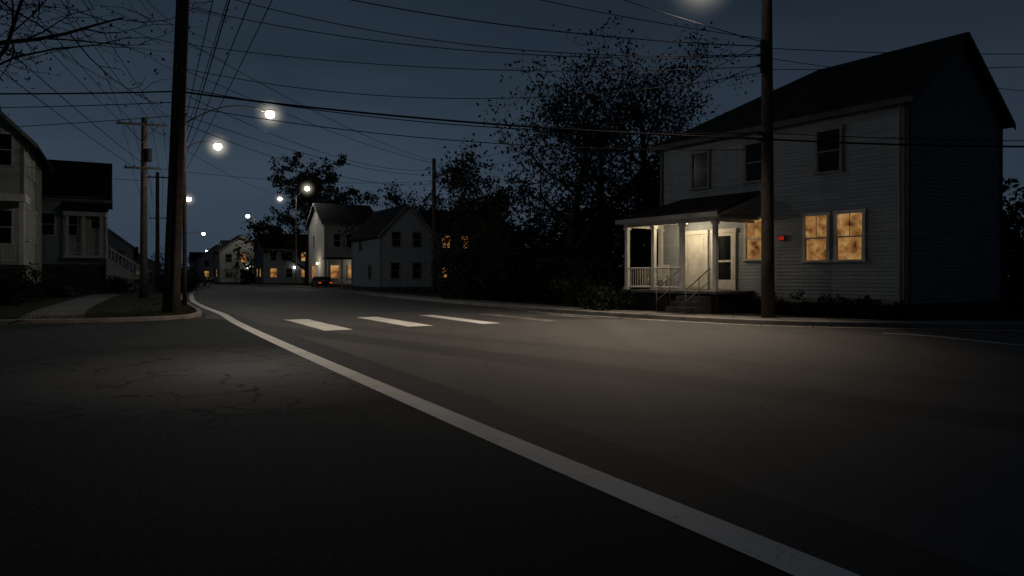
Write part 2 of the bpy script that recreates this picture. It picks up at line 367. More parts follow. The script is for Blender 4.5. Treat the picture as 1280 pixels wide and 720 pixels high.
# ---------------------------------------------------------------- houses
def clap(b, mapf, s0, s1, z0, z1, clip=None, step=0.13, proud=0.026):
    z = z0
    while z < z1-1e-4:
        zt = min(z+step, z1)
        a0, a1 = clip(z) if clip else (s0, s1)
        c0, c1 = clip(zt) if clip else (s0, s1)
        if a1-a0 > 0.02:
            b.poly([mapf(a0, proud, z), mapf(a1, proud, z), mapf(c1, 0.0, zt), mapf(c0, 0.0, zt)])
            b.poly([mapf(a0, 0.0, z), mapf(a1, 0.0, z), mapf(a1, proud, z), mapf(a0, proud, z)])
        z = zt
class House:
    def __init__(s, name, P, ang, L, D, base, eave, ridge, wall, axis='x', hip=0, over=0.35, trim='gtrim', step=0.13, z0=0.1):
        s.e = empty(name, (P[0], P[1], 0), ang); s.L=L; s.D=D; s.step=step
        s.maps = {'F': lambda q,o,z:(q,-o,z), 'R': lambda q,o,z:(L+o,q,z), 'K': lambda q,o,z:(L-q,D+o,z), 'W': lambda q,o,z:(-o,D-q,z)}
        s.len = {'F':L,'R':D,'K':L,'W':D}
        w = B()
        for f in 'FRKW': clap(w, s.maps[f], 0, s.len[f], base, eave, step=step)
        if axis == 'x': gables = ['R'] + ([] if hip else ['W'])
        else: gables = ['F','K']
        for f in gables:
            Lf = s.len[f]
            def clip(z, Lf=Lf):
                t = (z-eave)/(ridge-eave); return (Lf/2*t, Lf-Lf/2*t)
            clap(w, s.maps[f], 0, Lf, eave, ridge, clip, step=step)
        w.make('walls', M[wall], s.e)
        fd = B(); fd.box(-.03, L+.03, -.03, D+.03, z0-0.2, base+0.0); fd.make('foundation', M['found'], s.e)
        t = B(); c=.07
        for x in (0, L):
            for y in (0, D):
                t.box(x-c-.0, x+c, y-c, y+c, base, eave-.02)
        r = B(); th=0.14; o=over
        if axis == 'x':
            sl=(ridge-eave)/(D/2); zl=eave-o*sl; xr=L+o
            if hip:
                xl=-o
                r.prism([(xl,-o,zl),(xr,-o,zl),(xr,D/2,ridge),(hip,D/2,ridge)],(0,0,th))
                r.prism([(xl,D+o,zl),(hip,D/2,ridge),(xr,D/2,ridge),(xr,D+o,zl)],(0,0,th+.002))
                r.prism([(xl,-o,zl),(hip,D/2,ridge),(xl,D+o,zl)],(0,0,th-.002))
            else:
                xl=-o
                r.prism([(xl,-o,zl),(xr,-o,zl),(xr,D/2,ridge),(xl,D/2,ridge)],(0,0,th))
                r.prism([(xl,D+o,zl),(xl,D/2,ridge),(xr,D/2,ridge),(xr,D+o,zl)],(0,0,th+.002))
            t.box(xl, xr, -o-.03, -o, zl-.06, zl+th-.01)
            for xx in ([xr] if hip else [xr, xl-.04]):
                t.prism([(xx,-o,zl-.1),(xx,D/2,ridge-.1),(xx,D/2,ridge+th-.03),(xx,-o,zl+th-.03)],(.04,0,0))
                t.prism([(xx,D+o,zl-.1),(xx,D/2,ridge-.1),(xx,D/2,ridge+th-.03),(xx,D+o,zl+th-.03)],(.038,0,0))
            t.box(0, L, -o, 0.0, eave-.16, eave-.10) if not hip else t.box(-o, L, -o, 0, zl-.05, zl-.01)
        else:
            sl=(ridge-eave)/(L/2); zl=eave-o*sl; y0,y1=-o,D+o
            r.prism([(-o,y0,zl),(L/2,y0,ridge),(L/2,y1,ridge),(-o,y1,zl)],(0,0,th))
            r.prism([(L+o,y0,zl),(L/2,y0,ridge),(L/2,y1,ridge),(L+o,y1,zl)],(0,0,th+.002))
            t.prism([(-o,y0-.04,zl-.1),(L/2,y0-.04,ridge-.1),(L/2,y0-.04,ridge+th-.03),(-o,y0-.04,zl+th-.03)],(0,.04,0))
            t.prism([(L+o,y0-.04,zl-.1),(L/2,y0-.04,ridge-.1),(L/2,y0-.04,ridge+th-.03),(L+o,y0-.04,zl+th-.03)],(0,.038,0))
        r.make('roof', M['roof'], s.e)
        t.make('trim', M[trim], s.e)
        s.fr = B(); s.gl = {}
        s.hipx = hip
    def mbox(s, b, f, q0,q1,o0,o1,z0,z1):
        a = s.maps[f](q0,o0,z0); c = s.maps[f](q1,o1,z1)
        b.box(min(a[0],c[0]),max(a[0],c[0]),min(a[1],c[1]),max(a[1],c[1]),z0,z1)
    def win(s, f, q, z0, w, h, mat='glass', fw=0.10, mull=True, cols=1):
        s.mbox(s.fr, f, q-w/2-fw, q-w/2, .015, .085, z0, z0+h)
        s.mbox(s.fr, f, q+w/2, q+w/2+fw, .015, .085, z0, z0+h)
        s.mbox(s.fr, f, q-w/2-fw-.03, q+w/2+fw+.03, .015, .105, z0+h, z0+h+fw+.02)
        s.mbox(s.fr, f, q-w/2-fw-.05, q+w/2+fw+.05, .015, .13, z0-.07, z0)
        if mull:
            s.mbox(s.fr, f, q-w/2, q+w/2, .036, .06, z0+h/2-.025, z0+h/2+.025)
            s.mbox(s.fr, f, q-w/2, q-w/2+.035, .036, .055, z0, z0+h/2-.025)
            s.mbox(s.fr, f, q+w/2-.035, q+w/2, .036, .055, z0, z0+h/2-.025)
            for i in range(1, cols):
                xx = q-w/2+w*i/cols
                s.mbox(s.fr, f, xx-.012, xx+.012, .036, .052, z0+h/2+.025, z0+h)
        g = s.gl.setdefault(mat, B()); s.mbox(g, f, q-w/2, q+w/2, .028, .034, z0, z0+h)
    def done(s, frmat='trim'):
        s.fr.make('window_frames', M[frmat], s.e)
        for k, g in s.gl.items(): g.make('window_glass', M[k], s.e)

H = House('two_storey_house', (6.5,31.14), math.atan2(-.82,.572), 10.38, 6.72, 0.62, 7.2, 9.6, 'grey', 'x', hip=5.2, trim='dtrim')
HM = H
H.win('F', 2.13, 5.1, .78, 1.4); H.win('F', 4.75, 5.1, .78, 1.4); H.win('F', 7.75, 5.1, .82, 1.4)
H.done('gtrim'); H.fr=B(); H.gl={}
H.win('F', 4.72, 2.15, .7, 1.5, 'lit', cols=2); H.win('F', 7.28, 2.05, .82, 1.55, 'lit', cols=2); H.win('F', 8.5, 2.05, .9, 1.55, 'lit', cols=2)
fr, gl = H.fr, H.gl
for q0, q1 in ((1.5,2.42),(2.82,3.78)):
    H.mbox(fr,'F',q0-.12,q0,.015,.09,.95,3.2); H.mbox(fr,'F',q1,q1+.12,.015,.09,.95,3.2); H.mbox(fr,'F',q0-.15,q1+.15,.015,.11,3.2,3.36)
dr = B(); H.mbox(dr,'F',1.5,2.42,.028,.05,.97,3.2)
H.mbox(dr,'F',1.6,2.32,.05,.07,1.05,1.85); H.mbox(dr,'F',1.6,2.32,.05,.065,2.0,3.05); dr.make('panel_door', M['trim'], H.e)
dr = B(); H.mbox(dr,'F',2.82,2.94,.028,.06,.97,3.2); H.mbox(dr,'F',3.66,3.78,.028,.06,.97,3.2); H.mbox(dr,'F',2.94,3.66,.028,.06,.97,1.35); H.mbox(dr,'F',2.94,3.66,.028,.06,3.08,3.2); H.mbox(dr,'F',2.94,3.66,.036,.06,2.05,2.12)
dr.make('storm_door', M['trim'], H.e)
g = gl.setdefault('glass', B()); H.mbox(g,'F',2.94,3.66,.028,.034,1.35,3.08)
H.done()
b = B(); H.mbox(b,'F',.08,10.3,.027,.05,6.9,7.1); H.mbox(b,'F',0.08,10.3,.027,.06,.56,.74); b.make('frieze_board', M['gtrim'], H.e)
b = B(); b.tube([(10.2,-.12,6.95),(10.2,-.1,.6)], .045, 8); b.make('downspout', M['gtrim'], H.e)
pd=2.24; px1=4.72
b = B(); b.box(-.08,px1,-pd,-.03,.84,.94); b.make('porch_deck', M['wood'], H.e)
b = B()
x=0.0
while x < px1-.02:
    b.box(x,x+.07,-pd+.06,-pd+.09,.1,.84); x += .13
y=-pd+.1
while y < -.1:
    b.box(-.05,-.02,y,y+.07,.1,.84); y += .13
b.box(.05,px1-.05,-pd+.2,-.1,.05,.8)
b.make('porch_skirt', M['dark'], H.e)
b = B()
for (x,y) in ((.05,-pd+.12),(1.55,-pd+.12),(3.02,-pd+.12),(4.6,-pd+.12),(.05,-.14),):
    b.box(x-.075,x+.075,y-.075,y+.075,.94,3.5); b.box(x-.11,x+.11,y-.11,y+.11,.94,1.06); b.box(x-.11,x+.11,y-.11,y+.11,3.4,3.5)
b.box(-.06,4.72,-pd+.04,-pd+.2,3.5,3.72); b.box(-.05,.12,-pd+.2,-.03,3.5,3.718); b.box(4.55,4.7,-pd+.2,-.03,3.5,3.718)
b.make('porch_posts', M['trim'], H.e)
b = B()
b.prism([(-.3,-pd-.2,3.72),(4.95,-pd-.2,3.72),(4.95,-.03,4.62),(1.2,-.03,4.62)],(0,0,.09))
b.prism([(-.3,-pd-.2,3.72),(1.2,-.03,4.62),(-.3,-.03,3.722)],(0,0,.088))
b.make('porch_roof', M['roof'], H.e)
b = B(); b.box(-.3,4.95,-pd-.23,-pd-.2,3.64,3.82); b.box(-.33,-.3,-pd-.2,0,3.64,3.82); b.box(-.05,4.9,-pd,-.03,3.722,3.74); b.box(4.9,4.94,-pd-.2,-.03,3.60,3.72)
b.prism([(4.95,-pd-.1,3.74),(4.95,-.03,3.74),(4.95,-.03,4.55)],(.03,0,0))
b.make('porch_fascia', M['gtrim'], H.e)
b = B()
def rail(b, p, q, z0=1.06, z1=1.82, st=.13):
    p=Vector(p); q=Vector(q); L=(q-p).length; n=int(L/st)
    for z in (z0,z1):
        b.tube([(p.x,p.y,z),(q.x,q.y,z)], .035, 4)
    for i in range(1,n):
        c=p+(q-p)*i/n; b.tube([(c.x,c.y,z0),(c.x,c.y,z1)], .017, 4, False)
rail(b,(.12,-pd+.12),(1.5,-pd+.12)); rail(b,(1.6,-pd+.12),(2.95,-pd+.12)); rail(b,(.05,-pd+.2),(.05,-.2))
b.make('porch_railing', M['trim'], H.e)
b = B()
for i in range(4):
    b.box(3.1,4.5,-pd-.3*(i+1),-pd-.3*i,.12,.94-.2*(i+1)+.02)
b.make('porch_steps', M['found'], H.e)
b = B()
for x in (3.1,4.5):
    b.tube([(x,-pd-1.35,.1),(x,-pd-1.35,1.0),(x,-pd-.1,1.75),(x,-pd-.02,1.75)], .022, 6)
    b.tube([(x,-pd-.65,.5),(x,-pd-.65,1.42)], .018, 6); b.tube([(x,-pd-1.35,.6),(x,-pd-.1,1.3)], .015, 6)
b.make('handrails', M['metal'], H.e, True)
b = B(); b.ell((2.2,-1.0,3.64),(.10,.10,.07)); b.make('porch_lamp', M['lampwarm'], H.e, True)
def light(kind, name, loc, energy, col, size=.1, parent=None, **kw):
    l = bpy.data.lights.new(name, kind); l.energy = energy; l.color = col
    if kind != 'SUN': l.shadow_soft_size = size
    for k, v in kw.items(): setattr(l, k, v)
    o = bpy.data.objects.new(name, l); scene.collection.objects.link(o); o.location = loc
    if parent: o.parent = parent
    return o
light('POINT','porch_light',(2.2,-1.25,3.38),86,(1.0,.76,.46),.06,H.e)
b = B(); H.mbox(b,'F',5.78,6.06,.05,.09,2.78,2.98); ns = b.make('wall_sign', M['dark'], H.e)
b = B(); H.mbox(b,'F',5.81,6.03,.09,.1,2.81,2.95); b.make('sign_face', M['red'], H.e)
def chair(parent, x, y, r):
    e = empty('porch_chair',(x,y,.94),r); e.parent=parent
    b=B(); b.box(-.25,.25,-.25,.25,.40,.44)
    for i in range(4): b.box(-.24+i*.13,-.15+i*.13,.22,.25,.44,.98)
    b.box(-.26,.26,.215,.255,.98,1.04)
    for sx in (-.26,.22):
        b.box(sx,sx+.04,-.25,-.21,0,.62); b.box(sx,sx+.04,.21,.25,0,.44); b.box(sx-.01,sx+.05,-.27,.22,.62,.65)
    b.make('frame',M['trim'],e)
chair(H.e,.65,-.75,.3)

A28 = math.radians(28.5)
H = House('cream_house', (-35.1,35.7), A28, 9, 10, 1.0, 9.4, 13.9, 'cream', 'y', over=.75)
H.win('F', 8.2, 7.6, .6, 1.7); H.win('F', 5.5, 7.6, .8, 1.7); H.win('R', 2.2, 7.4, .8, 1.7); H.win('R', 5.5, 7.4, .8, 1.7); H.win('R', 2.2, 3.6, .8, 1.8); H.win('R', 6.5, 3.6, .8, 1.8); H.win('F',8.2,3.3,.6,1.8)
H.done()
b = B(); b.box(4.0,9.3,-2.2,-.05,5.6,5.85); b.make('porch_roof', M['roof'], H.e)
b = B(); b.box(4.0,9.3,-2.25,-2.2,5.45,5.85); b.box(9.3,9.34,-2.2,-.05,5.45,5.85)
for x in (4.2,5.9,7.6,9.15): b.box(x-.11,x+.11,-2.1,-1.88,2.1,5.6)
rail(b,(4.2,-2.0),(9.15,-2.0),2.3,3.1,.16)
b.make('porch_posts', M['trim'], H.e)
b = B(); b.box(4.0,9.3,-2.2,-.05,1.85,2.1); b.box(4.1,9.2,-2.1,-.1,.1,1.85); b.make('porch_deck', M['found'], H.e)
H = House('green_house', (-45.8,64.8), A28, 8, 8.5, 2.6, 9.0, 12.7, 'green', 'x', over=.5, step=.2, z0=.6)
H.win('F', 3.4, 5.3, 1.0, 2.0); H.win('F', 5.2, 5.3, 1.0, 2.0); H.win('F', 7.2, 6.0, .8, 1.4)
H.done()
b = B()
for x in (5.0,6.3,7.7): b.box(x-.13,x+.13,-2.1,-1.84,3.4,7.0)
b.box(4.7,8.1,-2.3,-2.1,7.0,7.4); b.box(4.7,4.9,-2.1,0,7.0,7.39); b.box(7.9,8.1,-2.1,0,7.0,7.39)
rail(b,(5.0,-2.0),(6.3,-2.0),3.6,4.4,.2)
b.make('porch_posts', M['trim'], H.e)
b = B(); b.prism([(4.5,-2.5,7.4),(8.3,-2.5,7.4),(8.3,-.02,8.3),(4.5,-.02,8.3)],(0,0,.12)); b.make('porch_roof', M['roof'], H.e)
b = B(); b.box(4.7,8.1,-2.3,-.03,3.15,3.4)
for i in range(9): b.box(8.1+.32*i,8.42+.32*i,-2.2,-.8,1.2,3.4-.22*(i+1))
b.make('steps', M['trim'], H.e)
b = B()
for y in (-2.2,-.8):
    b.tube([(8.1,y,4.3),(10.9,y,2.4)], .06, 4)
    for i in range(10): b.tube([(8.2+.3*i,y,3.3-.21*i),(8.2+.3*i,y,4.25-.2*i)], .04, 4)
b.make('handrails', M['trim'], H.e)
H = House('white_house', (-24.7,95), A28, 7.0, 9, .5, 8.6, 11.4, 'white', 'x', over=.5, step=.25)
H.win('F', 5.0, 5.4, 1.0, 1.7, 'litfar'); H.win('F', 6.3, 5.4, .7, 1.7, 'litfar'); H.win('F', 1.6, 5.4, .9, 1.7); H.win('F',3.3,5.4,.9,1.7)
H.win('F', 1.3, 1.2, 1.1, 1.7, 'litfar'); H.win('F', 3.6, 1.2, 1.0, 1.7, 'litfar'); H.win('F', 5.6, 1.2, 1.0, 1.7, 'litfar'); H.win('W',3,1.2,2,1.7,'litfar'); H.win('W',3,5.4,1,1.7)
H.done()
b = B(); b.box(-.3,7.3,-2.0,-.03,3.7,3.95); b.make('porch_roof', M['roof'], H.e)
b = B()
for i in range(5): b.box(-.1+i*1.75,.1+i*1.75,-1.95,-1.75,.1,3.7)
rail(b,(0,-1.85),(7,-1.85),.4,1.3,.3)
b.make('porch_posts', M['trim'], H.e)
light('POINT','porch_light',(4.8,-1.2,3.2),60,(1.0,.86,.65),.15,H.e)
light('POINT','side_light',(-1.5,3,3.2),70,(1.0,.86,.65),.15,H.e)
b = B(); b.ell((4.8,-1.2,3.45),(.15,.15,.1)); b.ell((-.3,3,3.2),(.13,.13,.13)); b.make('porch_lamps', M['lampwarm'], H.e)
H = House('gabled_house', (-11.9,65), A28, 5.0, 9, .5, 5.4, 8.0, 'grey', 'y', over=.4, step=.2, )
H.win('F', 1.5, 4.2, .8, 1.3); H.win('F', 3.5, 4.2, .8, 1.3); H.win('F', 1.4, 1.3, .8, 1.4); H.win('F',3.5,1.3,.8,1.4); H.win('W',3,4,.8,1.2); H.win('W',6,1.3,.8,1.2)
H.done('gtrim')
H = House('slate_house', (-7.1,68.2), A28, 8.2, 8, .5, 5.6, 8.0, 'blue', 'x', over=.4, step=.2)
H.win('F', .9, 4.2, .85, 1.1, 'litfar'); H.win('F', 2.9, 4.2, .85, 1.1, 'litfar'); H.win('F', .9, 1.3, .75, 1.0, 'litfar'); H.win('F', 5.5, 4.2, .8, 1.1)
H.done('gtrim')
for (x,y,L,D,ev,rg,wl,ax,lt) in [(-52,128,8,9,6,9,'white','y',1),(-60,150,9,8,6.5,9,'cream','x',1),(-78,180,9,9,6,9.5,'grey','y',1),(-100,225,10,9,6,9,'white','x',1),
      (-66,106,9,9,6,9.5,'blue','y',0),(-82,135,9,9,6.5,9.5,'white','y',1),(-104,180,9,9,6,9,'grey','x',1),(-130,240,10,9,6,9,'cream','y',1),(-40,116,8,8,6,8.5,'blue','x',1)]:
    H = House('distant_house', (x,y), A28, L, D, .4, ev, rg, wl, ax, over=.4, step=.4)
    for q in (1.5, 4, L-1.6):
        for z in (1.3,4):
            k = 'litfar' if (lt and random.random()<.35) else 'glass'
            H.win('F', q, z, 1.0, 1.4, k)
    for q in (2,5): H.win('W' if x>-60 else 'R', q, 1.4, 1.0,1.3,'litfar' if (lt and random.random()<.7) else 'glass')
    b=B()
    if lt:
        b.ell((L*.6,-.3,2.9),(.16,.16,.16)); b.make('door_lamp', M['headl'], H.e)
    H.done('gtrim')

# ---------------------------------------------------------------- distant cars
def car(loc, ang, headlights, name='car'):
    e = empty(name, (loc[0],loc[1],0), ang)
    prof=[(-2.1,.35),(-2.15,.75),(-1.9,.92),(-1.35,.98),(-.85,1.42),(.55,1.45),(1.15,1.0),(1.95,.88),(2.15,.7),(2.15,.35)]
    b=B(); b.prism([(x,-.85,z) for x,z in prof],(0,1.7,0)); b.make('body',M['carpaint'],e)
    g=B()
    for yy in (-.856,.852): g.prism([(-1.2,yy,1.0),(-.8,yy,1.36),(.5,yy,1.38),(1.0,yy,1.0)],(0,.004,0))
    g.prism([(1.12,-.75,1.06),(1.12,.75,1.06),(.62,.7,1.42),(.62,-.7,1.42)],(.02,0,.02)); g.make('windows',M['glass'],e)
    w=B()
    for x in (-1.35,1.35):
        for y in (-.88,.68): w.tube([(x,y,.33),(x,y+.2,.33)],.33,16)
    w.make('wheels',M['dark'],e)
    t=B(); [t.box(-2.19,-2.13,y0,y0+.3,.62,.78) for y0 in (-.8,.5)]; t.make('tail_lamps',M['tail'],e)
    h=B(); [h.ell((2.16,y0,.66),(.05,.14,.09),8,6) for y0 in (-.62,.62)]; h.make('head_lamps',M['headl'] if headlights else M['metal'],e)
car((-49.5,135), math.atan2(-.879,.477), True)
car((-78,186), math.atan2(-.879,.477), True)
car((-63,150), math.atan2(.879,-.477), False)
car((-23.0,86.9), math.atan2(.89,-.45), False, 'parked_car')

# ---------------------------------------------------------------- trees
def leaves_mesh(name, C, size, mat, parent=None, flat=0.0):
    C = np.asarray(C); n = len(C)
    u = np.random.normal(size=(n,3))
    if flat: u[:,2] *= flat
    u /= np.linalg.norm(u,axis=1)[:,None]
    w = np.random.normal(size=(n,3))
    if flat: w[:,:2] *= .15
    v = np.cross(u,w); v /= np.linalg.norm(v,axis=1)[:,None]
    sz = size*np.random.uniform(.5,1.3,(n,1))
    a = C+u*sz; c = C-u*sz; b_ = C+v*sz*.5; d = C-v*sz*.5
    V = np.stack([a,b_,c,d],1).reshape(-1,3)
    me = bpy.data.meshes.new(name)
    me.vertices.add(4*n); me.vertices.foreach_set('co', V.ravel().astype(np.float32))
    me.loops.add(4*n); me.loops.foreach_set('vertex_index', np.arange(4*n, dtype=np.int32))
    me.polygons.add(n); me.polygons.foreach_set('loop_start', np.arange(0,4*n,4, dtype=np.int32)); me.polygons.foreach_set('loop_total', np.full(n,4,dtype=np.int32))
    me.update(); me.validate(); me.materials.append(mat)
    o = bpy.data.objects.new(name, me); scene.collection.objects.link(o)
    if parent: o.parent = parent
    return o
def tree(name, loc, h, r0, seed, leaf_per=14, leaf=.12, mat='leaf', spread=.9, first=.25, lean=(0,0), levels=4, jit=.35, kids=(8,5,4,3), lscale=1.0):
    rnd = random.Random(seed); e = empty(name, loc); b = B(); pts=[]
    def grow(p, d, L, r, lev):
        n = 6 if lev<2 else 4; path=[p]; q=p; dd=d.normalized()
        for i in range(n):
            dd = (dd + Vector((rnd.gauss(0,1),rnd.gauss(0,1),rnd.gauss(0,.7)))*jit*(.25 if lev==0 else .5)/ (1 if lev else 1.5) + Vector((0,0,.06 if lev<3 else -.02))).normalized()
            q = q + dd*L/n; path.append(q)
        rads=[r*(1-.72*i/n) for i in range(n+1)]
        b.tube(path, rads, (9,6,4,3,3)[lev], False)
        if lev >= levels-1 or (lev==levels-2):
            for k in range(leaf_per if lev>=levels-1 else leaf_per//2):
                t = rnd.uniform(.2,1.0)*n; i=min(int(t),n-1); c=path[i].lerp(path[i+1], t-i)
                s = .32 if lev>=levels-1 else .25
                pts.append((c.x+rnd.gauss(0,s),c.y+rnd.gauss(0,s),c.z+rnd.gauss(0,s*.8)))
        if lev < levels-1:
            for k in range(kids[lev]):
                f0 = first if lev==0 else .25
                t = (f0+(1-f0)*(k+rnd.random())/kids[lev])*n; i=min(int(t),n-1); c=path[i].lerp(path[i+1],t-i)
                ax = Vector((rnd.gauss(0,1),rnd.gauss(0,1),rnd.gauss(0,.35))).normalized()
                nd = (dd*.55 + ax*spread) if lev else (Vector((0,0,.55))+Vector((math.cos(k*2.4+seed),math.sin(k*2.4+seed),0))*spread)
                LL = L*(.62*lscale if lev==0 else .58)*rnd.uniform(.75,1.15)*(1-.35*(t/n) if lev==0 else 1)
                grow(c, nd.normalized(), LL, max(rads[i]*.5,.012), lev+1)
    grow(Vector((0,0,-.1)), Vector((lean[0],lean[1],1)), h*.8, r0, 0)
    b.make('branches', M['bark'], e, True)
    if pts: leaves_mesh('leaves', pts, leaf, M[mat], e)
    return e
tree('street_tree', (3.0,38.5,.1), 12.4, .30, 3, 15, .12, 'leaf', kids=(11,7,5,4), first=.15)
tree('street_tree', (7.8,39,.1), 13.4, .32, 11, 11, .11, 'leaf2', kids=(12,8,6,4), first=.22)
tree('street_tree', (5.2,42.5,.1), 12.6, .3, 21, 20, .13, 'leaf', kids=(10,6,5,3), first=.12)
tree('street_tree', (-1.2,45,.1), 8.5, .22, 5, 24, .14, 'leaf', kids=(8,5,4,3), first=.15)
tree('street_tree', (-33,116,.1), 18.5, .4, 9, 40, .3, 'leaf', kids=(11,6,4,3), first=.12)
tree('overhanging_tree', (-14.0,17.6,.1), 13.2, .24, 16, 5, .05, 'leaf2', spread=1.15, kids=(14,9,7,4), first=.5, lscale=1.1)
tree('street_tree', (-14,88,.1), 12.5, .3, 31, 22, .2, 'leaf', kids=(8,5,4,3), first=.15)
tree('street_tree', (-5,84,.1), 13.0, .3, 33, 22, .2, 'leaf', kids=(8,5,4,3), first=.15)

def shrub_pts(c, r, n, rnd):
    lob = [(np.array(c)+rnd.normal(size=3)*np.array(r)*.45, np.array(r)*rnd.uniform(.35,.7)) for _ in range(12)]
    P=[]
    for lc, lr in lob:
        d = rnd.normal(size=(n//12,3)); d/=np.linalg.norm(d,axis=1)[:,None]
        P.append(lc + d*lr*rnd.uniform(.6,1.08,(n//12,1)))
    P = np.concatenate(P); P[:,2] = np.abs(P[:,2]-.1)+.1; return P
def foliage(name, items, leaf, mat, seed):
    rnd = np.random.RandomState(seed)
    P = np.concatenate([shrub_pts(c,r,n,rnd) for c,r,n in items])
    return leaves_mesh(name, P, leaf, M[mat])
foliage('hedge', [((1.5+i*1.15-3.4, 41.5-i*.75, 1.4), (1.5,1.2,1.7), 2600) for i in range(6)]+[((-3.5,45,1.5),(1.8,1.6,1.8),2500),((-2,47,2.4),(2.6,2,2.6),3500),((1.5,46,3),(3,2,3.4),4500),((5,40,3.4),(2.6,2,3.4),4500),((3.2,36.6,1.0),(1.3,1.2,1.2),2000),((7,37,5.2),(2.2,2,2.6),4000)], .13, 'leaf', 1)
def hl(s, o): return (6.5+.572*s-.82*o, 31.14-.82*s-.572*o)
foliage('hedge', [((*hl(5.3+i*.62,.55+.1*math.sin(i*2)),.32),(.42,.38,.33),700) for i in range(9)], .06, 'leaf', 2)
foliage('shrub', [((3.9,29.5,.5),(.9,.9,.7),1500),((3.2,31.5,.6),(1.2,1,.9),1500)], .09, 'leaf', 3)
foliage('hedge', [((18+i*2.4, 29-i*.6, 1.9), (1.9,1.4,1.9), 2600) for i in range(7)], .15, 'leaf', 4)
foliage('hedge', [((-29.5-i*1.6,45+i*2.2,.6),(1.3,1.3,.8),1500) for i in range(8)]+[((-31,56,.5),(1.4,1.3,.7),1300)], .12, 'leaf', 5)
foliage('shrub', [((-25.6,38.0,.6),(.7,1.0,.9),1300),((-26.8,36.6,.8),(1.0,.9,1.1),1600),((-28.3,35.5,.8),(1.0,.9,1.1),1600),((-23.8,33.6,.4),(.6,.6,.5),900)], .09, 'leaf', 6)
foliage('hedge', [((-29-i*2.3,62+i*5,.9),(1.5,2,1.1),1500) for i in range(5)], .14, 'leaf', 16)
it=[]
rr = random.Random(4)
for i in range(26):
    x = -190+i*9+rr.uniform(-3,3); y = 330+rr.uniform(-30,30); h=rr.uniform(4,7); it.append(((x,y,h*.7),(8,6,h),1500))
for i in range(16):
    t=i/15; x=-30+t*70+rr.uniform(-2,2); y=112-t*25+rr.uniform(-4,4); h=rr.uniform(4.5,6.5); it.append(((x,y,h*.8),(4.5,4,h),2200))
for i in range(12):
    t=i/11; x=-66-t*70; y=96+t*115; h=rr.uniform(4,7); it.append(((x-9,y+6,h*.8),(5,5,h),1500))
foliage('distant_tree_line', it, .42, 'leaf', 8)
it=[]
for i in range(8): it.append(((-46-i*10, 128+i*22, 3.5),(4,5,5),1400))
for i in range(8): it.append(((-72-i*10, 112+i*22, 3.5),(4,5,5),1400))
foliage('roadside_trees', it, .35, 'leaf', 9)
it=[]
for i in range(10): it.append(((24+i*7, 52+rr.uniform(-5,5), 3),(5,4,4.2),1800))
foliage('background_trees', it, .3, 'leaf', 10)
rs = np.random.RandomState(3)
lk = [p for p in LK if -30 < p[0] < -10 and p[1] < 46]
V=[];F=[]
for k in range(9000):
    i = rs.randint(len(lk)-1); t = rs.rand(); a=np.array(lk[i]); c=np.array(lk[i+1]); tt=(c-a); nn=np.array((-tt[1],tt[0]))/np.linalg.norm(tt)
    pos = a+tt*t+nn*(.2+abs(rs.normal())*1.5); h=rs.uniform(.03,.11); an=rs.rand()*6.28; w=.008; dx,dy=math.cos(an),math.sin(an)
    n=len(V); V += [(pos[0]-dx*w,pos[1]-dy*w,.12),(pos[0]+dx*w,pos[1]+dy*w,.12),(pos[0]+rs.normal()*.03,pos[1]+rs.normal()*.03,.12+h)]; F.append((n,n+1,n+2))
gb=B(); gb.v=V; gb.f=F; gb.make('grass', M['grass'])
P=[]
for line, sg in (([p for p in LK if -26<p[0]<-10.5 and p[1]<46],-1),([p for p in RK if -8<p[0]<22],1)):
    for k in range(700):
        i=rs.randint(len(line)-1); t=rs.rand(); a=np.array(line[i]); c=np.array(line[i+1]); tt=c-a; nn=np.array((-tt[1],tt[0]))/np.linalg.norm(tt)
        q=a+tt*t+nn*sg*(.05+rs.exponential(.18)); P.append((q[0],q[1],.02))
leaves_mesh('fallen_leaves', P, .035, M['deadleaf'], None, .2)

# ---------------------------------------------------------------- poles, lamps, wires
def mat_halo(R, k, col):  # emission falloff that draws the glow around a lamp
    m = bpy.data.materials.new('lamp_glow_ball'); m.use_nodes=True; nt=m.node_tree; nt.nodes.clear()
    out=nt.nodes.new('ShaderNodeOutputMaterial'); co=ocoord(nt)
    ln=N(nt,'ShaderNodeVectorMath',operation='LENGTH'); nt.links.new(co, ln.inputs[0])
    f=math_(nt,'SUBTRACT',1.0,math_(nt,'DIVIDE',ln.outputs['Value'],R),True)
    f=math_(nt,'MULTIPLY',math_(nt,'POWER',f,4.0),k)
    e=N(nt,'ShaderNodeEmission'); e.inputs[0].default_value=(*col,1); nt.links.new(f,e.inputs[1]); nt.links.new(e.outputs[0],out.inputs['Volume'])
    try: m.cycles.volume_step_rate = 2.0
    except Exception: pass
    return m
def add_halo(parent, loc, R, k, col=(1,.9,.72)):  # self-glowing ball added round the lamp head to draw its glow
    b=B(); b.ell((0,0,0),(R,R,R),20,12); o=b.make('lamp_glow_ball', mat_halo(R,k,col), parent, True, loc); return o
def pole_mesh(b, base, top, r0, r1, n=12):
    base=Vector(base); top=Vector(top); k=6
    b.tube([base.lerp(top,i/k) for i in range(k+1)], [r0+(r1-r0)*i/k for i in range(k+1)], n)
